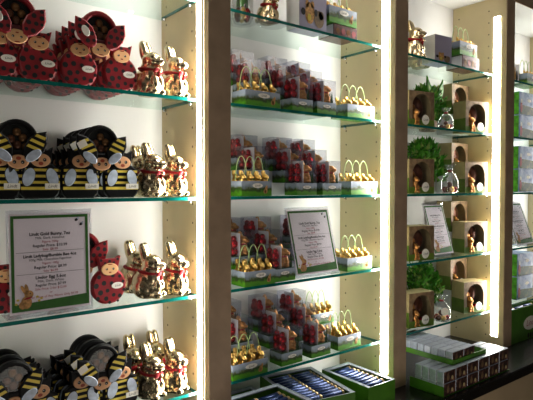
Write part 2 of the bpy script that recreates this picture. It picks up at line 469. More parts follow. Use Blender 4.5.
def bug_shelf(i, kind, ups, invs, rows_up, rows_inv, y0=1.452):
    z = SHELF[i] + .0004
    pc, pi = (PL, PLI) if kind == 'ladybug' else (PB, PBI)
    col = 'red spotted ladybug' if kind == 'ladybug' else 'striped bumblebee'
    grp = ('ladybug' if kind == 'ladybug' else 'bumblebee') + ' gift boxes on the ' + SHN[i]
    n = len(ups)
    for j, (x, r0) in enumerate(ups):
        for q in range(r0, r0+rows_up):
            nth = ORD[n-j]
            bug(pc, kind, x, y0+q*STEP, z, 'upright %s box, %s, %s from the bunnies, %s' % (col, ROWN[q], nth, SHN[i]), grp)
    for j, (x, r0) in enumerate(invs):
        for q in range(r0, r0+rows_inv):
            pos = '' if len(invs) == 1 else (', nearer the bunnies' if j == len(invs)-1 else ', farther from bunnies')
            bug(pi, kind, x-.011, y0+q*STEP-.0275, z+(.070 if kind == 'ladybug' else .063), 'upside-down %s box, %s%s, %s' % (kind, ROWN[q], pos, SHN[i]), grp)
yb_ = 1.432
ux = [xa(p, yb_, .34) for p in (-2, 38.5, 79.5, 121)]
bug_shelf(1, 'ladybug', [(x, 0) for x in ux], [((ux[0]+ux[1])/2, 0), ((ux[2]+ux[3])/2, 0)], 4, 4)
ux2 = [xa(p, yb_) for p in (-1, 40.5, 81, 122)]
bug_shelf(2, 'bumblebee', [(x, 0) for x in ux2], [((ux2[0]+ux2[1])/2, 0), ((ux2[2]+ux2[3])/2, 0)], 4, 4)
bug_shelf(3, 'ladybug', [(.31, 1), (.462, 1), (.568, 0)], [(.516, 1)], 1, 1, 1.462)
bug_shelf(4, 'bumblebee', [(.262, 0), (.375, 0), (.485, 0), (.599, 0)], [(.318, 0), (.542, 0)], 4, 3)

# ------------------------------------------------------------------ gold bunnies
def bunny_mesh(name, m, vox=.0022):
    b = MB()
    b.ell((0, .010, .042), (.031, .044, .044)); b.ell((0, -.008, .060), (.027, .030, .038)); b.ell((0, -.004, .024), (.029, .040, .027))
    for s in (-1, 1):
        b.ell((s*.020, .014, .030), (.0155, .031, .030)); b.ell((s*.017, -.028, .010), (.012, .022, .011))
        b.ell((s*.012, -.034, .038), (.0100, .011, .022), (R(-8), 0, 0))
        b.ell((s*.0092, .012, .130), (.0122, .0140, .034), (R(-12), s*R(1), 0))
        b.ell((s*.0090, .016, .146), (.0108, .0125, .018), (R(-12), 0, 0))
        b.ell((s*.012, -.028, .098), (.0125, .015, .014))
    b.ell((0, .012, .120), (.010, .011, .026), (R(-12), 0, 0))
    b.ell((0, .0, .082), (.024, .026, .024)); b.ell((0, -.010, .104), (.0255, .031, .025)); b.ell((0, -.040, .096), (.0150, .015, .0135))
    b.ell((0, .052, .024), (.012, .012, .013))
    b.lathe([(.028, 0), (.032, .004), (.030, .012)], M=Matrix.Translation((0, .004, 0)))
    return remeshed(b, vox, name, m, 4)
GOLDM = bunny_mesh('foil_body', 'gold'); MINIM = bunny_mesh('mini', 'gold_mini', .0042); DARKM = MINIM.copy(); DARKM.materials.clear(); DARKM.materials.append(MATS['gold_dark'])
def make_bunny():
    t = empty('gold_bunny')
    link('foil_body', GOLDM, t)
    pts = [(.0275*math.cos(a), -.001+.031*math.sin(a), .0765+.005*math.sin(a)) for a in [2*PI*i/20 for i in range(20)]]
    rb = MB().tube(pts, .0042, closed=True, n=8).obj('ribbon', 'ribbon', t, True)
    MB().ell((.011, -.038, .072), (.011, .004, .007), (0, R(25), R(20))).ell((-.011, -.038, .072), (.011, .004, .007), (0, R(-25), R(-20))).ell((0, -.040, .062), (.004, .004, .012)).obj('bow', 'ribbon', rb, True)
    MB().ell((0, -.044, .0705), (.0058, .0058, .0058)).obj('bell', 'gold', rb, True)
    for s in (-1, 1): MB().ell((s*.0195, -.031, .108), (.003, .005, .0042)).obj('eye', 'brown_paint', t, True)
    MB().ell((0, -.0545, .098), (.005, .002, .0035)).obj('nose', 'brown_paint', t, True)
    return t
PG = Proto(make_bunny())
def bunny(x, y, z, rz, label, group, s=1.0):
    o = PG.take(); put(o, x, y, z, rz, s); tag(o, label, 'chocolate bunny', group); return o
for i, pts in {1: ((149, 1.452, 22, 'left', 'front'), (174, 1.452, 20, 'right', 'front')),
               2: ((151, 1.452, 24, 'left', 'front'), (173.5, 1.452, 22, 'right', 'front'), (139, 1.56, 12, 'only', 'back')),
               3: ((149, 1.455, 40, 'left', 'front'), (174.5, 1.45, 22, 'right', 'front'), (134, 1.555, 35, 'only', 'back')),
               4: ((149.5, 1.452, 25, 'left', 'front'), (173, 1.452, 25, 'right', 'front'), (131.5, 1.56, 4, 'left', 'back'), (154.5, 1.56, 4, 'right', 'back'))}.items():
    for px, y, rz, side, row in pts:
        bunny(xa(px, y, SHELF[i]-1.58), y, SHELF[i]+.0004, R(rz), 'gold foil bunny, %s one of the %s row, %s' % (side, row, SHN[i]), 'gold bunnies on the ' + SHN[i], 1.0)

# ------------------------------------------------------------------ price signs
def sign(x0, x1, y, z, h, tilt, label, full=True, rz=0):
    t = empty('sign_holder'); w = x1-x0
    put(t, (x0+x1)/2, y, z, rz); tag(t, label, 'sign', 'price signs in clear stands')
    T = Matrix.Rotation(-tilt, 4, 'X')
    MB().box(-w/2, w/2, -.004, -.0025, .002, h, 0, T).obj('front_sheet', 'acrylic', t)
    MB().box(-w/2, w/2, .0005, .002, .002, h, 0, T).obj('back_sheet', 'acrylic', t)
    MB().box(-w/2, w/2, 0, .07, 0, .002).obj('foot', 'acrylic', t)
    p = MB().box(-w/2+.006, w/2-.006, -.0018, -.0002, .012, h-.01, 0, T).obj('paper', 'paper', t)
    a, b = w/2-.010, h-.014; e = .0072
    g = MB()
    g.poly([(-a, .018), (-a+e, .018), (-a+e, b), (-a, b)], -.0021, 0, T); g.poly([(a-e, .018), (a, .018), (a, b), (a-e, b)], -.0021, 0, T)
    g.poly([(-a+e, b-e), (a-e, b-e), (a-e, b), (-a+e, b)], -.0021, 0, T); g.poly([(-a+e, .018), (a-e, .018), (a-e, .046), (-a+e, .036)], -.0021, 0, T)
    g.obj('green_border', 'sign_green', p)
    tx = MB(); k = w/.2
    L = [('Lindt Gold Bunny, 7oz', .0105, 0, .00028), ('Milk, Dark, Hazelnut', .0082, 0, .0), ('Figure: 200g', .0078, 1, 0), ('Regular Price: $10.99', .0094, 0, .0001), ('Sale: $8.99', .0082, 1, 0), None,
         ('Lindt Ladybug/Bumble Bee 4oz', .0100, 0, .00028), ('100g Milk Chocolate Figurines', .0082, 0, 0), ('Figure: 100g', .0078, 1, 0), ('Regular Price: $8.99', .0094, 0, .0001), ('Sale: $6.99', .0078, 1, 0), None,
         ('Lindor Egg 5.6oz', .0105, 0, .00028), ('Milk, Dark, White', .0084, 0, 0), ('Regular Price: $7.99', .0088, 0, .0001), ('Sale Price: 2 for $12.00', .0078, 1, 0), ('or', .007, 1, 0), ('Buy 3 or More of Any Above Only $9.99', .0078, 1, 0)]
    z_ = h-.062
    for ln in L:
        if ln is None:
            tx.poly([(-a+.012, z_+.004), (a-.012, z_+.004), (a-.012, z_+.0047), (-a+.012, z_+.0047)], -.0021, 0, T); z_ -= .006; continue
        s_, sz, c, bo = ln
        tx.text(s_, sz*k, -.002, z_, -.0022, c, T, bo); z_ -= .0096*h/.265
    tx.obj('printed_text', ['ink', 'ink_red'], p)
    q = MB(); c = -a+.034
    for cx, cz, rx, rz_, ro in ((c, .040, .013, .016, 0), (c+.006, .060, .011, .010, 0), (c-.006, .072, .0045, .013, .5), (c+.001, .074, .0045, .013, .2), (c-.009, .034, .009, .010, 0)):
        q.disc(cx, cz, rx, rz_, -.0023, 0, ro, M=T)
    q.disc(c+.004, .0505, .010, .0025, -.0025, 1, .2, M=T); q.disc(c+.009, .062, .0015, .0018, -.0026, 2, M=T)
    for dx, dz in ((.030, .042), (.036, .047), (.026, .052), (-.020, .048), (-.024, .038)): q.disc(c+dx, dz, .0035, .0028, -.0024, 3, M=T)
    q.obj('bunny_picture', ['sketch_gold', 'ribbon', 'ink', 'yellow'], p)
    q = MB()
    for cx, cz in ((a-.030, b-.014), (a-.018, b-.026)):
        q.disc(cx, cz, .005, .0035, -.0022, 0, .6, M=T); q.disc(cx+.004, cz+.004, .004, .002, -.0023, 1, 1.0, M=T)
    q.obj('bee_picture', ['ink', 'wing'], p)
    return t
s3 = SHELF[3]+.0004
sign(.296, .508, 1.408, s3, .272, R(2), 'upright price sign with green border before the ladybug boxes, left bay')
sign(1.242, 1.464, 1.408, s3, .262, R(15), 'backward-leaning green bordered price sign among the clear packs, middle bay')
sign(2.127, 2.294, 1.442, s3, .262, R(16), 'backward-leaning price sign between the egg cartons, greenery bay')
sign(2.849, 3.049, 1.41, s3, .262, R(20), 'backward-leaning price sign at the right picture edge, far right bay')

# ------------------------------------------------------------------ wire handled cartons with tiny bunnies
def carton(w, d, h, wires=3, yo=0.):
    t = empty('bunny_carton')
    b = MB()
    b.box(-w/2, w/2, -d/2, d/2, 0, .002, 0)
    b.box(-w/2, w/2, -d/2, -d/2+.002, 0.002, h, 0); b.box(-w/2, w/2, d/2-.002, d/2, 0.002, h, 0)
    b.box(-w/2, -w/2+.002, -d/2+.002, d/2-.002, .002, h, 0, fm={5: 1}); b.box(w/2-.002, w/2, -d/2+.002, d/2-.002, .002, h, 0)
    b.obj('tray', ['print_a', 'print_a'], t)
    lb = MB().disc(w*.02, h*.70, w*.17, h*.16, -d/2-.0012, 0).disc(w*.02, h*.70, w*.17, h*.16, -d/2-.0008, 0)
    lb.text('Lindt', h*.22, w*.02, h*.70, -d/2-.0018, 1, shear=.3).obj('label', ['label_white', 'script'], t)
    pc = MB()
    for cx, cz, rx, rz in ((.30, .38, .05, .22), (.33, .6, .03, .12), (.27, .3, .05, .14)):
        pc.disc(cx*w, cz*h, rx*w, rz*h, -d/2-.0009, 0)
    pc.obj('bunny_picture', 'sketch_gold', t)
    for i in range(wires):
        x = -w*.28+w*.56*i/max(1, wires-1)
        rr = w*.19
        pts = [(x+rr*math.cos(a), .0005+yo, h-.004+.088*math.sin(a)) for a in [PI*j/12 for j in range(13)]]
        pts = [(pts[0][0], pts[0][1], .0246)] + pts + [(pts[-1][0], pts[-1][1], .0246)]
        MB().tube(pts, .0015, n=5).obj('wire_handle', 'wire_green', t, True)
    return t
miniproto = Proto(link('miniature_bunny', MINIM))
def bunny_carton(x, y, z, rz, where, w=.125, d=.10, h=.05, cols=4, rows=2):
    t = carton(w, d, h, 3, .016 if rows == 1 else 0.); put(t, x, y, z, rz); tag(t, 'meadow-print carton with wire loops, ' + where, 'carton', 'wire-handled bunny cartons')
    M = Matrix.Translation((x, y, z)) @ Matrix.Rotation(rz, 4, 'Z')
    for i in range(cols):
        for j in range(rows):
            p = M @ Vector((-w/2+w*(i+.5)/cols, -d/2+.0205+(d-.039)*j/max(1, rows-1), .0247))
            o = miniproto.take(); put(o, p.x, p.y, p.z, rz+random.uniform(-.08, .08), .375*random.uniform(.96, 1.04))
            tag(o, 'tiny gold bunny in the wire-handled carton, ' + where, 'chocolate bunny', 'miniature bunnies, ' + where)
    # packed base the small bunnies stand on
    MB().box(-w/2+.0025, w/2-.0025, -d/2+.0025, d/2-.0025, .002, .0245).obj('paper_filling', 'leaf_pale', t)
    return t
MSH = {0: 'highest middle shelf', 1: 'second middle shelf', 2: 'third middle shelf', 3: 'middle shelf with the sign', 4: 'lowest middle shelf'}

# ------------------------------------------------------------------ clear gift packs
def gift_pack():
    t = empty('clear_gift_pack'); w, d, h, b = .098, .066, .128, .044
    c = MB().box(-w/2, w/2, -d/2, d/2, 0, b, 0, fm={1: 1})
    c.obj('carton_base', ['print_a', 'grass'], t)
    lb = MB().disc(.0, b*.66, w*.2, b*.14, -d/2-.0006, 0).text('Lindt', .011, 0, b*.66, -d/2-.001, 1, shear=.3)
    lb.obj('label', ['label_white', 'script'], t)
    MB().box(-w/2+.001, w/2-.001, -d/2+.001, d/2-.001, b, h, 0).obj('clear_cover', 'plastic', t)
    for y in (-.014, .016):
        fb = MB()
        for k in range(2):
            fb.ell((-w/2+.019, y, b+.016+.027*k), (.0150, .0135, .0158), nu=14, nv=10)
        fb.ell((-w/2+.019, y, b+.062), (.010, .010, .010), nu=12, nv=8)
        fb.obj('foil_beetle', 'red_foil', t, True)
    MB().box(-.0145, -.0135, -d/2+.003, d/2-.003, b, h-.004).obj('divider_card', 'white_card', t)
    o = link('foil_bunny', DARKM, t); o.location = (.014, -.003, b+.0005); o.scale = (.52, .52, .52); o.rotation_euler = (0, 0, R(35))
    MB().tube([(.014+.0145*math.cos(a), -.003+.0160*math.sin(a), b+.0400) for a in [2*PI*i/12 for i in range(12)]], .003, closed=True).obj('ribbon', 'ribbon', t, True)
    g = MB(); rnd = random.Random(3)
    for i in range(26):
        x, y = rnd.uniform(.030, .046), rnd.uniform(-.028, .028); hh = rnd.uniform(.02, .05); a = rnd.uniform(0, PI); q = .003
        g.add([(x-q*math.cos(a), y-q*math.sin(a), b), (x+q*math.cos(a), y+q*math.sin(a), b), (x+rnd.uniform(-.006, .003), y+rnd.uniform(-.005, .005), b+hh)], [(0, 1, 2)])
    g.obj('paper_grass', 'grass', t)
    return t
PP = Proto(gift_pack())
def riser(x0, x1, y0, y1, z, h, label):
    o = MB().bevbox(x0, x1, y0, y1, z, z+h, .002).obj('display_riser', 'riser'); tag(o, label, 'riser', 'white display steps'); return o
CN = ['left', 'centre', 'right']
def pack_shelf(i, xs, rows=(0, 1, 2), skip=()):
    z = SHELF[i]+.0004; hs = (.0, .046, .090); ys = (1.440, 1.512, 1.580)
    xl, xr = min(xs)-.052, max(xs)+.052
    riser(xl, xr, 1.4775, 1.5465, z, .045, 'low white display step carrying the middle row of packs, ' + MSH[i])
    riser(xl, xr, 1.547, 1.613, z, .089, 'tall white display step carrying the back row of packs, ' + MSH[i])
    for c, x in enumerate(xs):
        for r in rows:
            if (c, r) in skip: continue
            o = PP.take(); put(o, x+random.uniform(-.003, .003), ys[r], z+hs[r]+.0003)
            tag(o, 'clear pack with red beetles, %s of the %s row, %s' % (CN[c], ('front', 'middle', 'back')[r], MSH[i]), 'gift pack', 'clear gift packs, ' + MSH[i])
pack_shelf(1, [1.112, 1.27, 1.392], skip=((0, 0),))
pack_shelf(2, [1.127, 1.294, 1.418], skip=((0, 0),))
pack_shelf(3, [1.062, 1.188, 1.381], skip=((0, 0), (2, 0)))
pack_shelf(4, [1.055, 1.224, 1.367], skip=((0, 0),))
for i, a, b in ((1, 1.011, 1.158), (2, .995, 1.121), (3, 1.008, 1.136), (4, .959, 1.104)):
    bunny_carton((a+b)/2, 1.437, SHELF[i]+.0004, 0, 'left front of the ' + MSH[i], b-a, .078, .05)
for i, a, b in ((1, 1.505, 1.662), (2, 1.527, 1.682), (3, 1.508, 1.651), (4, 1.458, 1.586)):
    bunny_carton((a+b)/2, 1.455, SHELF[i]+.0004, 0, 'right end of the ' + MSH[i], b-a, .09, .052)
rz_ = SHELF[4]+.0004
riser(1.435, 1.58, 1.53, 1.615, rz_, .07, 'white display step under the rear bunny carton, lowest middle shelf')
bunny_carton(1.507, 1.573, rz_+.0705, 0, 'back right of the ' + MSH[4], .12, .066, .045, cols=4, rows=1)

# ------------------------------------------------------------------ highest shelves, middle and greenery bays
def cello_bag(x, y, z, h, w, label, group=None, green=True, seal=False):
    t = empty('cellophane_gift_bag'); put(t, x, y, z); tag(t, label, 'gift bag', group)
    rnd = random.Random(int(px_hash(label)))
    MB().lathe([(w*.40, 0), (w*.5, h*.08), (w*.5, h*.45), (w*.34, h*.66), (w*.08, h*.78), (w*.10, h*.80), (w*.34, h)], n=18).obj('wrap', 'cello', t, True)
    MB().tube([(w*.09*math.cos(a), w*.09*math.sin(a), h*.785) for a in [2*PI*i/12 for i in range(12)]], .004, closed=True).obj('tie', 'ribbon', t, True)
    for i in range(7):
        a = 2*PI*i/6; rr = 0 if i == 6 else w*.25
        c = ('choc', 'gold_mini', 'red_foil')[i % 3]
        MB().ell((rr*math.cos(a), rr*math.sin(a), h*(.13 if i < 6 else .30)), (w*.16, w*.16, h*.11), nu=12, nv=8).obj('chocolate_egg', c, t, True)
    if green:
        g = MB()
        for i in range(70):
            a = rnd.uniform(0, 2*PI); b0 = rnd.uniform(0, w*.3); b1 = rnd.uniform(w*.05, w*.40); q = .004
            p0 = Vector((b0*math.cos(a), b0*math.sin(a), h*.25)); p1 = Vector((b1*math.cos(a+.5), b1*math.sin(a+.5), h*rnd.uniform(.45, .9)))
            s_ = Vector((-math.sin(a), math.cos(a), 0))*q
            g.add([p0-s_, p0+s_, p1+s_*.6, p1-s_*.6], [(0, 1, 2, 3)])
        g.obj('paper_grass', 'leaf', t)
    if seal:
        MB().lathe([(w*.20, 0), (w*.22, .001), (w*.20, .002)], n=20, M=Matrix.Translation((-w*.30, -w*.42, h*.42)) @ Matrix.Rotation(R(-35), 4, 'Z') @ Matrix.Rotation(R(90), 4, 'X')).obj('seal', 'label_white', t)
    return t
def px_hash(s): return sum((i+1)*ord(c) for i, c in enumerate(s)) % 9973
def plate(x, y, z, r, label):
    o = MB().lathe([(r*.7, 0), (r*.75, .002), (r, .008), (r*.98, .009), (r*.72, .004)], n=32, M=Matrix.Translation((x, y, z))).obj('glass_plate', 'acrylic', smooth=True)
    tag(o, label, 'plate', 'clear round plates'); return o
z0 = SHELF[0]+.0004
def lilac_box(x, y, z, w, d, h, rz, label, script=True):
    t = empty('lilac_gift_box'); put(t, x, y, z, rz); tag(t, label, 'gift box', 'lilac gift boxes')
    MB().box(-w/2, w/2, -d/2, d/2, 0, h, 0, fm={5: 1, 1: 1}).obj('carton', ['lilac', 'white_card'], t)
    q = MB()
    for cx, cz, rx, rr, c in ((-.12, .22, .17, .15, 0), (-.22, .34, .06, .05, 0), (-.02, .34, .06, .05, 0), (.22, .16, .18, .12, 1), (.1, .24, .06, .05, 2), (.30, .22, .1, .06, 1), (-.14, .16, .07, .05, 3), (-.36, .22, .08, .05, 2)):
        q.disc(cx*w, cz*h, rx*w, rr*h, -d/2-.0004-.0002*c, c)
    q.obj('teddy_picture', ['sketch_gold', 'tan_dark', 'dot_black', 'yellow'], t)
    if script: MB().text('Lindt', w*.30, 0.02*w, h*.62, -d/2-.0006, 0, shear=.4).obj('printed_text', ['script_red'], t)
    return t
def dark_box(x, y, z, w, d, h, label, rz=0):
    t = empty('dark_gift_box'); put(t, x, y, z, rz); tag(t, label, 'gift box', 'dark gift boxes under cartons')
    MB().bevbox(-w/2, w/2, -d/2, d/2, 0, h, .002).box(-w/2-.0006, -w/2-.0004, -d/2+.003, d/2-.003, .003, h-.003, 1).obj('carton', ['dark_print', 'white_card'], t)
    q = MB()
    for i in range(4): q.disc(-w*.33+w*.22*i, h*.45, w*.085, h*.26, -d/2-.0006, 0 if i % 2 else 1)
    q.obj('chocolate_picture', ['lady_red', 'choc_gold'], t)
    return t
# middle bay
plate(xa(245, 1.50, .64), 1.515, z0, .058, 'clear round plate under the green wrapped gift bag, highest middle shelf')
cello_bag(xa(245, 1.50, .64), 1.515, z0+.0045, .21, .075, 'cellophane bag of eggs and green paper grass, left on the highest middle shelf')
plate(xa(273, 1.47, .64), 1.47, z0, .056, 'clear round plate under the gold bunny, highest middle shelf')
bunny(xa(268, 1.47, .64), 1.47, z0+.0045, R(20), 'gold foil bunny on a clear plate, highest middle shelf', 'gold bunnies on upper shelves', .84)
lilac_box(1.323, 1.445, z0, .135, .07, .26, 0, 'tall lilac gift box with teddy picture, highest middle shelf')
dark_box(1.494, 1.452, z0, .13, .085, .046, 'flat dark chocolate box under the meadow carton, highest middle shelf')
bunny_carton(1.478, 1.452, z0+.0464, 0, 'atop a dark box, highest middle shelf', .15, .088, .062)
# greenery bay
bunny(xa(413.5, 1.45, .64), 1.45, z0, R(15), 'front gold foil bunny beside lilac box, highest greenery shelf', 'gold bunnies on upper shelves', 1.05)
bunny(xa(421, 1.545, .64), 1.555, z0, R(20), 'gold foil bunny farther back against lilac box, highest greenery shelf', 'gold bunnies on upper shelves', .95)
lilac_box(2.153, 1.455, z0, .115, .075, .125, R(-6), 'small square lilac gift box with teddy picture, highest greenery shelf', False)
dark_box(2.371, 1.455, z0, .15, .09, .062, 'flat dark chocolate box under the meadow carton, highest greenery shelf')
bunny_carton(2.35, 1.455, z0+.0624, 0, 'atop a dark box, highest greenery shelf', .15, .088, .062)

# ------------------------------------------------------------------ egg cartons with arched window
def egg_carton():
    t = empty('egg_carton'); w, d, h = .15, .085, .155
    n = 18; ww, zb, zt = .055, .030, .088
    arch = [(-ww, zb), (ww, zb)] + [(ww*math.cos(PI*i/n), zt+ww*math.sin(PI*i/n)) for i in range(n+1)]
    b = MB()
    b.box(-w/2, w/2, -d/2+.002, d/2, 0, .002, 0); b.box(-w/2, w/2, d/2-.002, d/2, .002, h, 0)
    b.box(w/2-.002, w/2, -d/2+.001, d/2-.002, .002, h, 0)
    b.box(-w/2, -w/2+.002, -d/2+.001, d/2-.002, .002, h*.45, 1); b.box(-w/2, -w/2+.002, -d/2+.001, d/2-.002, h*.45, h, 0)
    b.box(-w/2, w/2, -d/2+.001, d/2, h-.002, h, 0)
    b.obj('carton', ['tan_card', 'card_green'], t)
    # front with window: strips around the arch
    f = MB(); y = -d/2
    f.box(-w/2, w/2, y, y+.001, 0, zb, 2); f.box(-w/2, -ww, y, y+.001, zb, zt, 0); f.box(ww, w/2, y, y+.001, zb, zt, 0)
    pl = [(-ww, zt), (-w/2, zt), (-w/2, h), (w/2, h), (w/2, zt), (ww, zt)]
    for i in range(n):
        a0, a1 = PI*i/n, PI*(i+1)/n
        x0, x1 = ww*math.cos(a0), ww*math.cos(a1); q0, q1 = zt+ww*math.sin(a0), zt+ww*math.sin(a1)
        f.poly([(x0, q0), (x0, h), (x1, h), (x1, q1)][::-1], y, 0)
    f.poly([(ww, zt), (w/2, zt), (w/2, h), (ww, h)], y, 0); f.poly([(-w/2, zt), (-ww, zt), (-ww, h), (-w/2, h)], y, 0)
    f.obj('front_panel', ['tan_dark', 'tan_dark', 'card_green'], t)
    MB().poly(arch, y+.0006).obj('window', 'acrylic', t)
    MB().ell((.008, .012, .088), (.042, .032, .052), nu=20, nv=14).obj('chocolate_egg', 'choc', t, True)
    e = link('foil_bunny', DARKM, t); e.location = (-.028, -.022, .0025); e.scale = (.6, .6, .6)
    MB().ell((-.02, .005, .02), (.02, .02, .018)).ell((.02, -.02, .02), (.02, .018, .018)).obj('small_egg', 'red_foil', t, True)
    MB().lathe([(.021, 0), (.022, .0008), (.021, .0016)], n=24, M=Matrix.Translation((.022, y-.0002, .030)) @ Matrix.Rotation(R(90), 4, 'X')).text('Lindt', .014, .022, .030, y-.0022, 1, shear=.3).obj('seal', ['label_white', 'script'], t)
    return t
PE = Proto(egg_carton())
GSH = {1: 'second greenery shelf', 2: 'third greenery shelf', 3: 'greenery shelf with the sign', 4: 'lowest greenery shelf'}
def ecart(x, y, z, rz, where, s=1.0):
    o = PE.take(); put(o, x, y, z, R(rz), s); tag(o, 'tan egg carton with arched window, ' + where, 'egg carton', 'egg cartons in the greenery bay'); return o
def leaf_bunch(x, y, z, w, h, n, label, seed, ears=False, xl=-9, xr=9):
    t = empty('artificial_greenery'); put(t, x, y, z); tag(t, label, 'greenery', 'green leafy bunches')
    rnd = random.Random(seed)
    MB().lathe([(w*.14, 0), (w*.17, .004), (w*.19, h*.22), (w*.17, h*.22+.003)], n=18).obj('basket', 'tan_dark', t, True)
    for nm, m, k in (('leaves', 'leaf', n), ('pale_leaves', 'leaf_pale', n//4)):
        g = MB()
        for i in range(k):
            a = rnd.uniform(0, 2*PI); rr = w*.5*math.sqrt(rnd.random()); zz = h*(.2+.72*rnd.random()); rr *= math.sin(PI*min(1, .25+.7*zz/h))*1.1
            L = rnd.uniform(.026, .05); q = L*.26
            M = Matrix.Translation((rr*math.cos(a), rr*math.sin(a)*.55, zz)) @ Matrix.Rotation(a, 4, 'Z') @ Matrix.Rotation(rnd.uniform(-.3, 1.3), 4, 'Y') @ Matrix.Rotation(rnd.uniform(-.6, .6), 4, 'X')
            tp = M @ Vector((0, 0, L)); hit = False
            for pp in (tp, M.translation, M @ Vector((q*.5, q, L*.4)), M @ Vector((q*.5, -q, L*.4))):
                if pp.z < .168 and (x+pp.x < xl or x+pp.x > xr or pp.y < -.064): hit = True
                if abs(y+pp.y-1.523) > .095 or pp.z > .283: hit = True
            if hit: continue
            g.add([(0, 0, 0), (q*.5, q, L*.4), (0, 0, L), (q*.5, -q, L*.4), (-.002, 0, L*.5)], [(0, 1, 4), (1, 2, 4), (2, 3, 4), (3, 0, 4)], 0, M)
        g.obj(nm, m, t)
    if ears:
        for s in (-1, 1):
            g = MB(); M = Matrix.Translation((.012+s*.034, -.03, h*.68)) @ Matrix.Rotation(s*R(16), 4, 'Y')
            g.pillow([(-.006, 0), (.006, 0), (.020, .03), (.022, .06), (.004, .115), (-.016, .06), (-.016, .03)], -.004, .004, .003, 0, 0, M)
            g.disc(0, .045, .007, .028, -.0044, 1, M=M)
            g.obj('leaf_ear', ['leaf', 'leaf_pale'], t)
    st = MB()
    for i in range(9):
        a = 2*PI*i/9; st.tube([(w*.08*math.cos(a), w*.08*math.sin(a), h*.05), (w*.25*math.cos(a), w*.16*math.sin(a), h*.75)], .0015, n=5)
    st.obj('stems', 'leaf', t)
    return t
for i in (1, 2, 3, 4):
    z = SHELF[i]+.0004
    ecart(xa(415, 1.465, z-1.58), 1.465, z, -10, 'left front of the ' + GSH[i], 1.0)
    ecart(2.462, 1.464, z, -14, 'right front of the ' + GSH[i], 1.0)
for i in (1, 2, 3, 4):
    z = SHELF[i]+.0004
    riser(2.402, 2.553, 1.5295, 1.620, z, .100, 'white display step under the rear egg carton, ' + GSH[i])
    ecart(2.476, 1.573, z+.1005, 0, 'raised at back of the ' + GSH[i])
leaf_bunch(2.215, 1.545, SHELF[1]+.0004, .24, .22, 400, 'leafy green bunch with two tall ear leaves, second greenery shelf', 11, True, 2.105, 2.37)
leaf_bunch(2.175, 1.545, SHELF[2]+.0004, .26, .26, 560, 'wide dark green leafy bunch, third greenery shelf', 12, False, 2.105, 2.37)
leaf_bunch(2.17, 1.545, SHELF[4]+.0004, .26, .26, 560, 'spreading green leafy bunch, lowest greenery shelf', 14, False, 2.105, 2.37)
cello_bag(2.204, 1.437, SHELF[1]+.0004, .10, .07, 'small clear bag of eggs before the eared leaves, second greenery shelf', green=False)
cello_bag(2.239, 1.437, SHELF[2]+.0004, .135, .08, 'small clear bag of eggs before the wide bunch, third greenery shelf', green=False)
cello_bag(2.18, 1.437, SHELF[4]+.0004, .12, .085, 'small clear bag with white seal, lowest greenery shelf', green=False, seal=True)

# ------------------------------------------------------------------ trays of blue sticks on the counter
def stick():
    t = empty('blue_chocolate_stick')
    MB().lathe([(.009, -.045), (.0112, -.042), (.0112, .036)], n=12, M=Matrix.Rotation(R(90), 4, 'Y')).obj('wrapper', 'blue_foil', t, True)
    MB().lathe([(.0113, .036), (.0113, .044), (.008, .048)], n=12, M=Matrix.Rotation(R(90), 4, 'Y')).obj('tip', 'tip', t, True)
    return t
PS = Proto(stick())
def stick_tray(cx, cy, z, w, d, h, rz, where, rows, cols=2, fill=.028):
    t = empty('display_tray'); put(t, cx, cy, z, rz); tag(t, 'green tray of blue sticks, ' + where, 'tray', 'green counter trays')
    b = MB(); th = .004
    b.box(-w/2, w/2, -d/2, d/2, 0, .003, 0)
    for (x0, x1, y0, y1) in ((-w/2, w/2, -d/2, -d/2+th), (-w/2, w/2, d/2-th, d/2), (-w/2, -w/2+th, -d/2+th, d/2-th), (w/2-th, w/2, -d/2+th, d/2-th)):
        b.box(x0, x1, y0, y1, .003, h, 0, fm={1: 1})
    rim = MB()
    for (x0, x1, y0, y1) in ((-w/2+th, w/2-th, d/2-th-.016, d/2-th), (-w/2+th, -w/2+th+.012, -d/2+th, d/2-th-.016), (w/2-th-.012, w/2-th, -d/2+th, d/2-th-.016)):
        rim.box(x0, x1, y0, y1, h-.004, h-.0005, 0)
    b.obj('tray_box', ['green_card', 'silver'], t); rim.obj('rim', 'silver', t)
    MB().box(-w/2+th+.0005, w/2-th-.0005, -d/2+th+.0005, d/2-th-.0005, .003, fill).obj('filler', 'dark_inside', t)
    M = Matrix.Translation((cx, cy, z)) @ Matrix.Rotation(rz, 4, 'Z')
    for c in range(cols):
        for r in range(rows):
            x = (c-(cols-1)/2)*.094 if cols > 1 else 0
            p = M @ Vector((x, d/2-.036-r*.0236, fill+.0145))
            o = PS.take(); put(o, p.x, p.y, p.z, rz+random.uniform(-.05, .05), 1.0, 0, R(-3))
            tag(o, 'blue foil stick with pale tip, tray ' + where, 'chocolate stick', 'blue sticks, ' + where)
    return t
cz = CTR
stick_tray(1.284, 1.403, cz, .225, .292, .096, R(-11), 'centre of the middle counter', 10, 2, .066)
stick_tray(1.504, 1.352, cz, .145, .24, .096, R(-1), 'right end of the middle counter', 8, 1, .066)
stick_tray(1.036, 1.432, cz, .222, .250, .074, 0, 'underneath at left of the middle counter', 8, 2, .032)
stick_tray(1.024, 1.246, cz+.0745, .222, .28, .062, 0, 'stacked on top at left of the middle counter', 10, 2, .022)

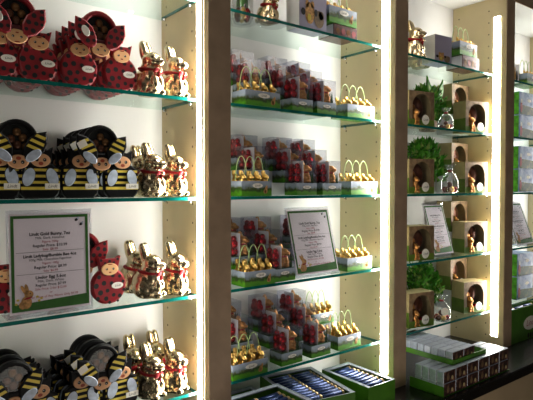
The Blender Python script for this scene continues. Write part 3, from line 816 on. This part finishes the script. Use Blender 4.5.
# ------------------------------------------------------------------ silver boxes on the counter
def silver_box():
    t = empty('silver_chocolate_box'); w, d, h = .0815, .0318, .0475
    MB().bevbox(-w/2, w/2, -d/2, d/2, 0, h, .0022, 0).obj('carton', ['silver'], t)
    MB().box(-w/2+.002, w/2-.002, -d/2-.0008, -d/2-.0001, .002, h*.96).disc(-.012, h*.45, .009, .012, -d/2-.0011, 1).disc(.016, h*.35, .007, .008, -d/2-.0011, 2).obj('photo_panel', ['photo_end', 'tan_dark', 'tan_card'], t)
    return t
PV = Proto(silver_box())
def sbox(x, y, z, label, group):
    o = PV.take(); put(o, x, y, z, random.uniform(-.012, .012)); tag(o, label, 'chocolate box', group); return o
gx0, gy0 = 1.773, 1.172
zb = CTR+.0027
for layer in range(2):
    for c in range(6):
        for r in range(4):
            sbox(gx0+.041+c*.0828, gy0+r*.0335, zb+layer*.048,
                 'silver box in the large pile, %s layer, %s from left, %s row' % (('lower', 'upper')[layer], ORD[c+1], ORD[r+1]), 'silver boxes in the large pile')
def green_tray(x0, x1, y0, y1, z, hl, hf, label):
    b = MB(); th = .002
    b.box(x0, x1, y0, y1, z, z+th)
    b.box(x0, x0+th, y0, y1, z+th, z+hl)
    if hf: b.box(x0+th, x1-th, y0, y0+th, z+th, z+hf); b.box(x1-th, x1, y0, y1, z+th, z+hf)
    b.box(x0+th, x1-(th if hf else 0), y1-th, y1, z+th, z+max(hf, .02))
    o = b.obj('display_tray', 'green_card'); tag(o, label, 'tray', 'green counter trays'); return o
green_tray(gx0-.0022, gx0+.500, gy0-.0175, gy0+.139, CTR+.0003, .040, 0, 'low green tray under the large pile of silver boxes')
tz = zb+.096
green_tray(1.868, 2.118, 1.178, 1.488, tz, .021, .019, 'shallow green tray on top of the large silver pile')
for c in range(2):
    for r in range(9):
        sbox(1.9135+c*.0828, 1.199+r*.0335, tz+.0024, 'silver box in the top tray, %s column, %s row from the front' % (('left', 'right')[c], ORD[r+1]), 'silver boxes in the top tray')

# ------------------------------------------------------------------ far right bay
def blue_box():
    t = empty('blue_gift_box'); w, d, h = .18, .125, .128
    MB().bevbox(-w/2, w/2, -d/2, d/2, 0, h, .0015).obj('carton', ['blue_print'], t)
    MB().add([(-w/2-.0006, d/2-.004, .003), (-w/2-.0006, -d/2+.004, .003), (-w/2-.0006, -d/2+.004, h-.003), (-w/2-.0006, d/2-.004, h-.003)], [(0, 1, 2, 3)]).obj('side_print', 'leaf', t)
    MB().poly([(-w/2+.004, .004), (w/2-.004, .004), (w/2-.004, h*.38), (-w/2+.03, h*.45), (-w/2+.004, h*.36)], -d/2-.0006).obj('meadow_print', 'meadow_dark', t)
    MB().disc(-w*.40, h*.33, .014, .03, -d/2-.0010, 0).disc(-w*.39, h*.60, .010, .012, -d/2-.0012, 1).obj('figure_picture', ['lady_red', 'label_white'], t)
    MB().disc(w*.1, h*.66, .022, .009, -d/2-.0010, 0).obj('label', 'label_white', t)
    return t
PBX = Proto(blue_box())
FSH = {1: 'second far right shelf', 2: 'third far right shelf', 3: 'far right shelf with the sign', 4: 'lowest far right shelf'}
for i in (1, 2, 4):
    for j in range(2):
        o = PBX.take(); put(o, 2.985, 1.492, SHELF[i]+.0004+j*.1285)
        tag(o, 'pale blue meadow-print gift box, %s of the stack, %s' % (('bottom', 'top')[j], FSH[i]), 'gift box', 'blue gift boxes in the far right bay')
o = PBX.take(); put(o, 2.96, 1.550, SHELF[3]+.0004); tag(o, 'pale blue meadow-print gift box behind the leaning sign, far right bay', 'gift box', 'blue gift boxes in the far right bay')
t = empty('white_gift_box'); put(t, 2.836, 1.47, z0); tag(t, 'small white gift box with bunny picture, highest far right shelf', 'gift box')
MB().bevbox(-.05, .05, -.04, .04, 0, .10, .0015).obj('carton', 'white_card', t)
MB().disc(.0, .035, .018, .024, -.0406, 0).disc(.004, .066, .006, .018, -.0408, 0, .2).disc(.022, .035, .012, .03, -.0410, 1).obj('bunny_picture', ['sketch_gold', 'dot_black'], t)
bunny_carton(3.023, 1.46, z0, 0, 'highest far right shelf', .15, .088, .062)
# green counter display carton
t = empty('display_carton'); put(t, 2.80, 1.3655, CTR); tag(t, 'green display carton with white oval emblem on the counter at far right', 'display carton')
w, d, h = .32, .066, .175; b = MB(); th = .004
b.box(-w/2, w/2, -d/2, d/2, 0, th)
for (x0_, x1_, y0_, y1_, hh) in ((-w/2, w/2, -d/2, -d/2+th, h), (-w/2, w/2, d/2-th, d/2, h), (-w/2, -w/2+th, -d/2+th, d/2-th, h), (w/2-th, w/2, -d/2+th, d/2-th, h)): b.box(x0_, x1_, y0_, y1_, th, hh)
b.obj('box', 'green_card', t)
MB().pillow(egg(.040, h*.48, .072, .036, 28, -9), -d/2-.0016, -d/2-.0002, .0006).text('Lindt', .045, .040, h*.48, -d/2-.002, 1, shear=.35).obj('emblem', ['label_white', 'script_red'], t)
for q_ in range(4): MB().disc(.022+q_*.026, .018, .010, .014, -d/2-.0006, 0).obj('chocolate_picture', 'dot_black', t)
MB().box(-w/2+th+.0005, w/2-th-.0005, -d/2+th+.0005, d/2-th-.0005, th, h-.03).obj('filler', 'dark_inside', t)
for c in range(3):
    for r in range(2):
        o = PS.take(); put(o, 2.80+(c-1)*.1, 1.3655-.0135+r*.0265, CTR+h-.03+.0125, 0)
        tag(o, 'blue foil chocolate stick filling the green display carton at far right', 'chocolate stick', 'blue sticks in the far right display carton')

# ------------------------------------------------------------------ camera
cam = bpy.data.cameras.new('camera'); co = bpy.data.objects.new('camera', cam); COL.objects.link(co)
th_ = math.atan2(-CA, SA)
co.matrix_world = Matrix.Translation((0, 0, CAMZ)) @ Matrix.Rotation(th_, 4, 'Z') @ Matrix.Rotation(PI/2-PITCH, 4, 'X')
cam.sensor_width = 36; cam.lens = 36*F/533; cam.clip_start = .02
SC.camera = co

# ------------------------------------------------------------------ light
wd = bpy.data.worlds.new('world'); SC.world = wd; wd.use_nodes = True
bg = wd.node_tree.nodes['Background']; bg.inputs['Color'].default_value = lin((205, 196, 186)); bg.inputs['Strength'].default_value = .075
def area(name, loc, target, sx, sy, power, col):
    l = bpy.data.lights.new(name, 'AREA'); l.shape = 'RECTANGLE'; l.size = sx; l.size_y = sy; l.energy = power; l.color = col
    o = bpy.data.objects.new(name, l); COL.objects.link(o); o.location = loc
    o.rotation_euler = (Vector(target)-Vector(loc)).to_track_quat('-Z', 'Y').to_euler(); return o
area('store_fill', (.2, -1.6, 2.9), (1.2, 1.4, 1.5), .9, .3, 4, (1, .93, .84))  # unseen fill added overhead for the fronts and reflections on the gold
area('aisle_fill', (3.0, -1.2, 2.9), (2.2, 1.4, 1.4), .9, .3, 3, (1, .93, .84))  # second fill added behind the camera, not a known fixture
area('low_fill', (1.0, -.3, .5), (1.2, 1.4, .9), 1.6, .5, 9, (1, .92, .82))  # invented low area lamp, added to brighten the lower stile fronts
SC.view_settings.view_transform = 'Standard'; SC.view_settings.look = 'None'; SC.view_settings.exposure = 0; SC.view_settings.gamma = .87
SC.cycles.transparent_max_bounces = 32; SC.cycles.max_bounces = 8; SC.cycles.sample_clamp_indirect = 6
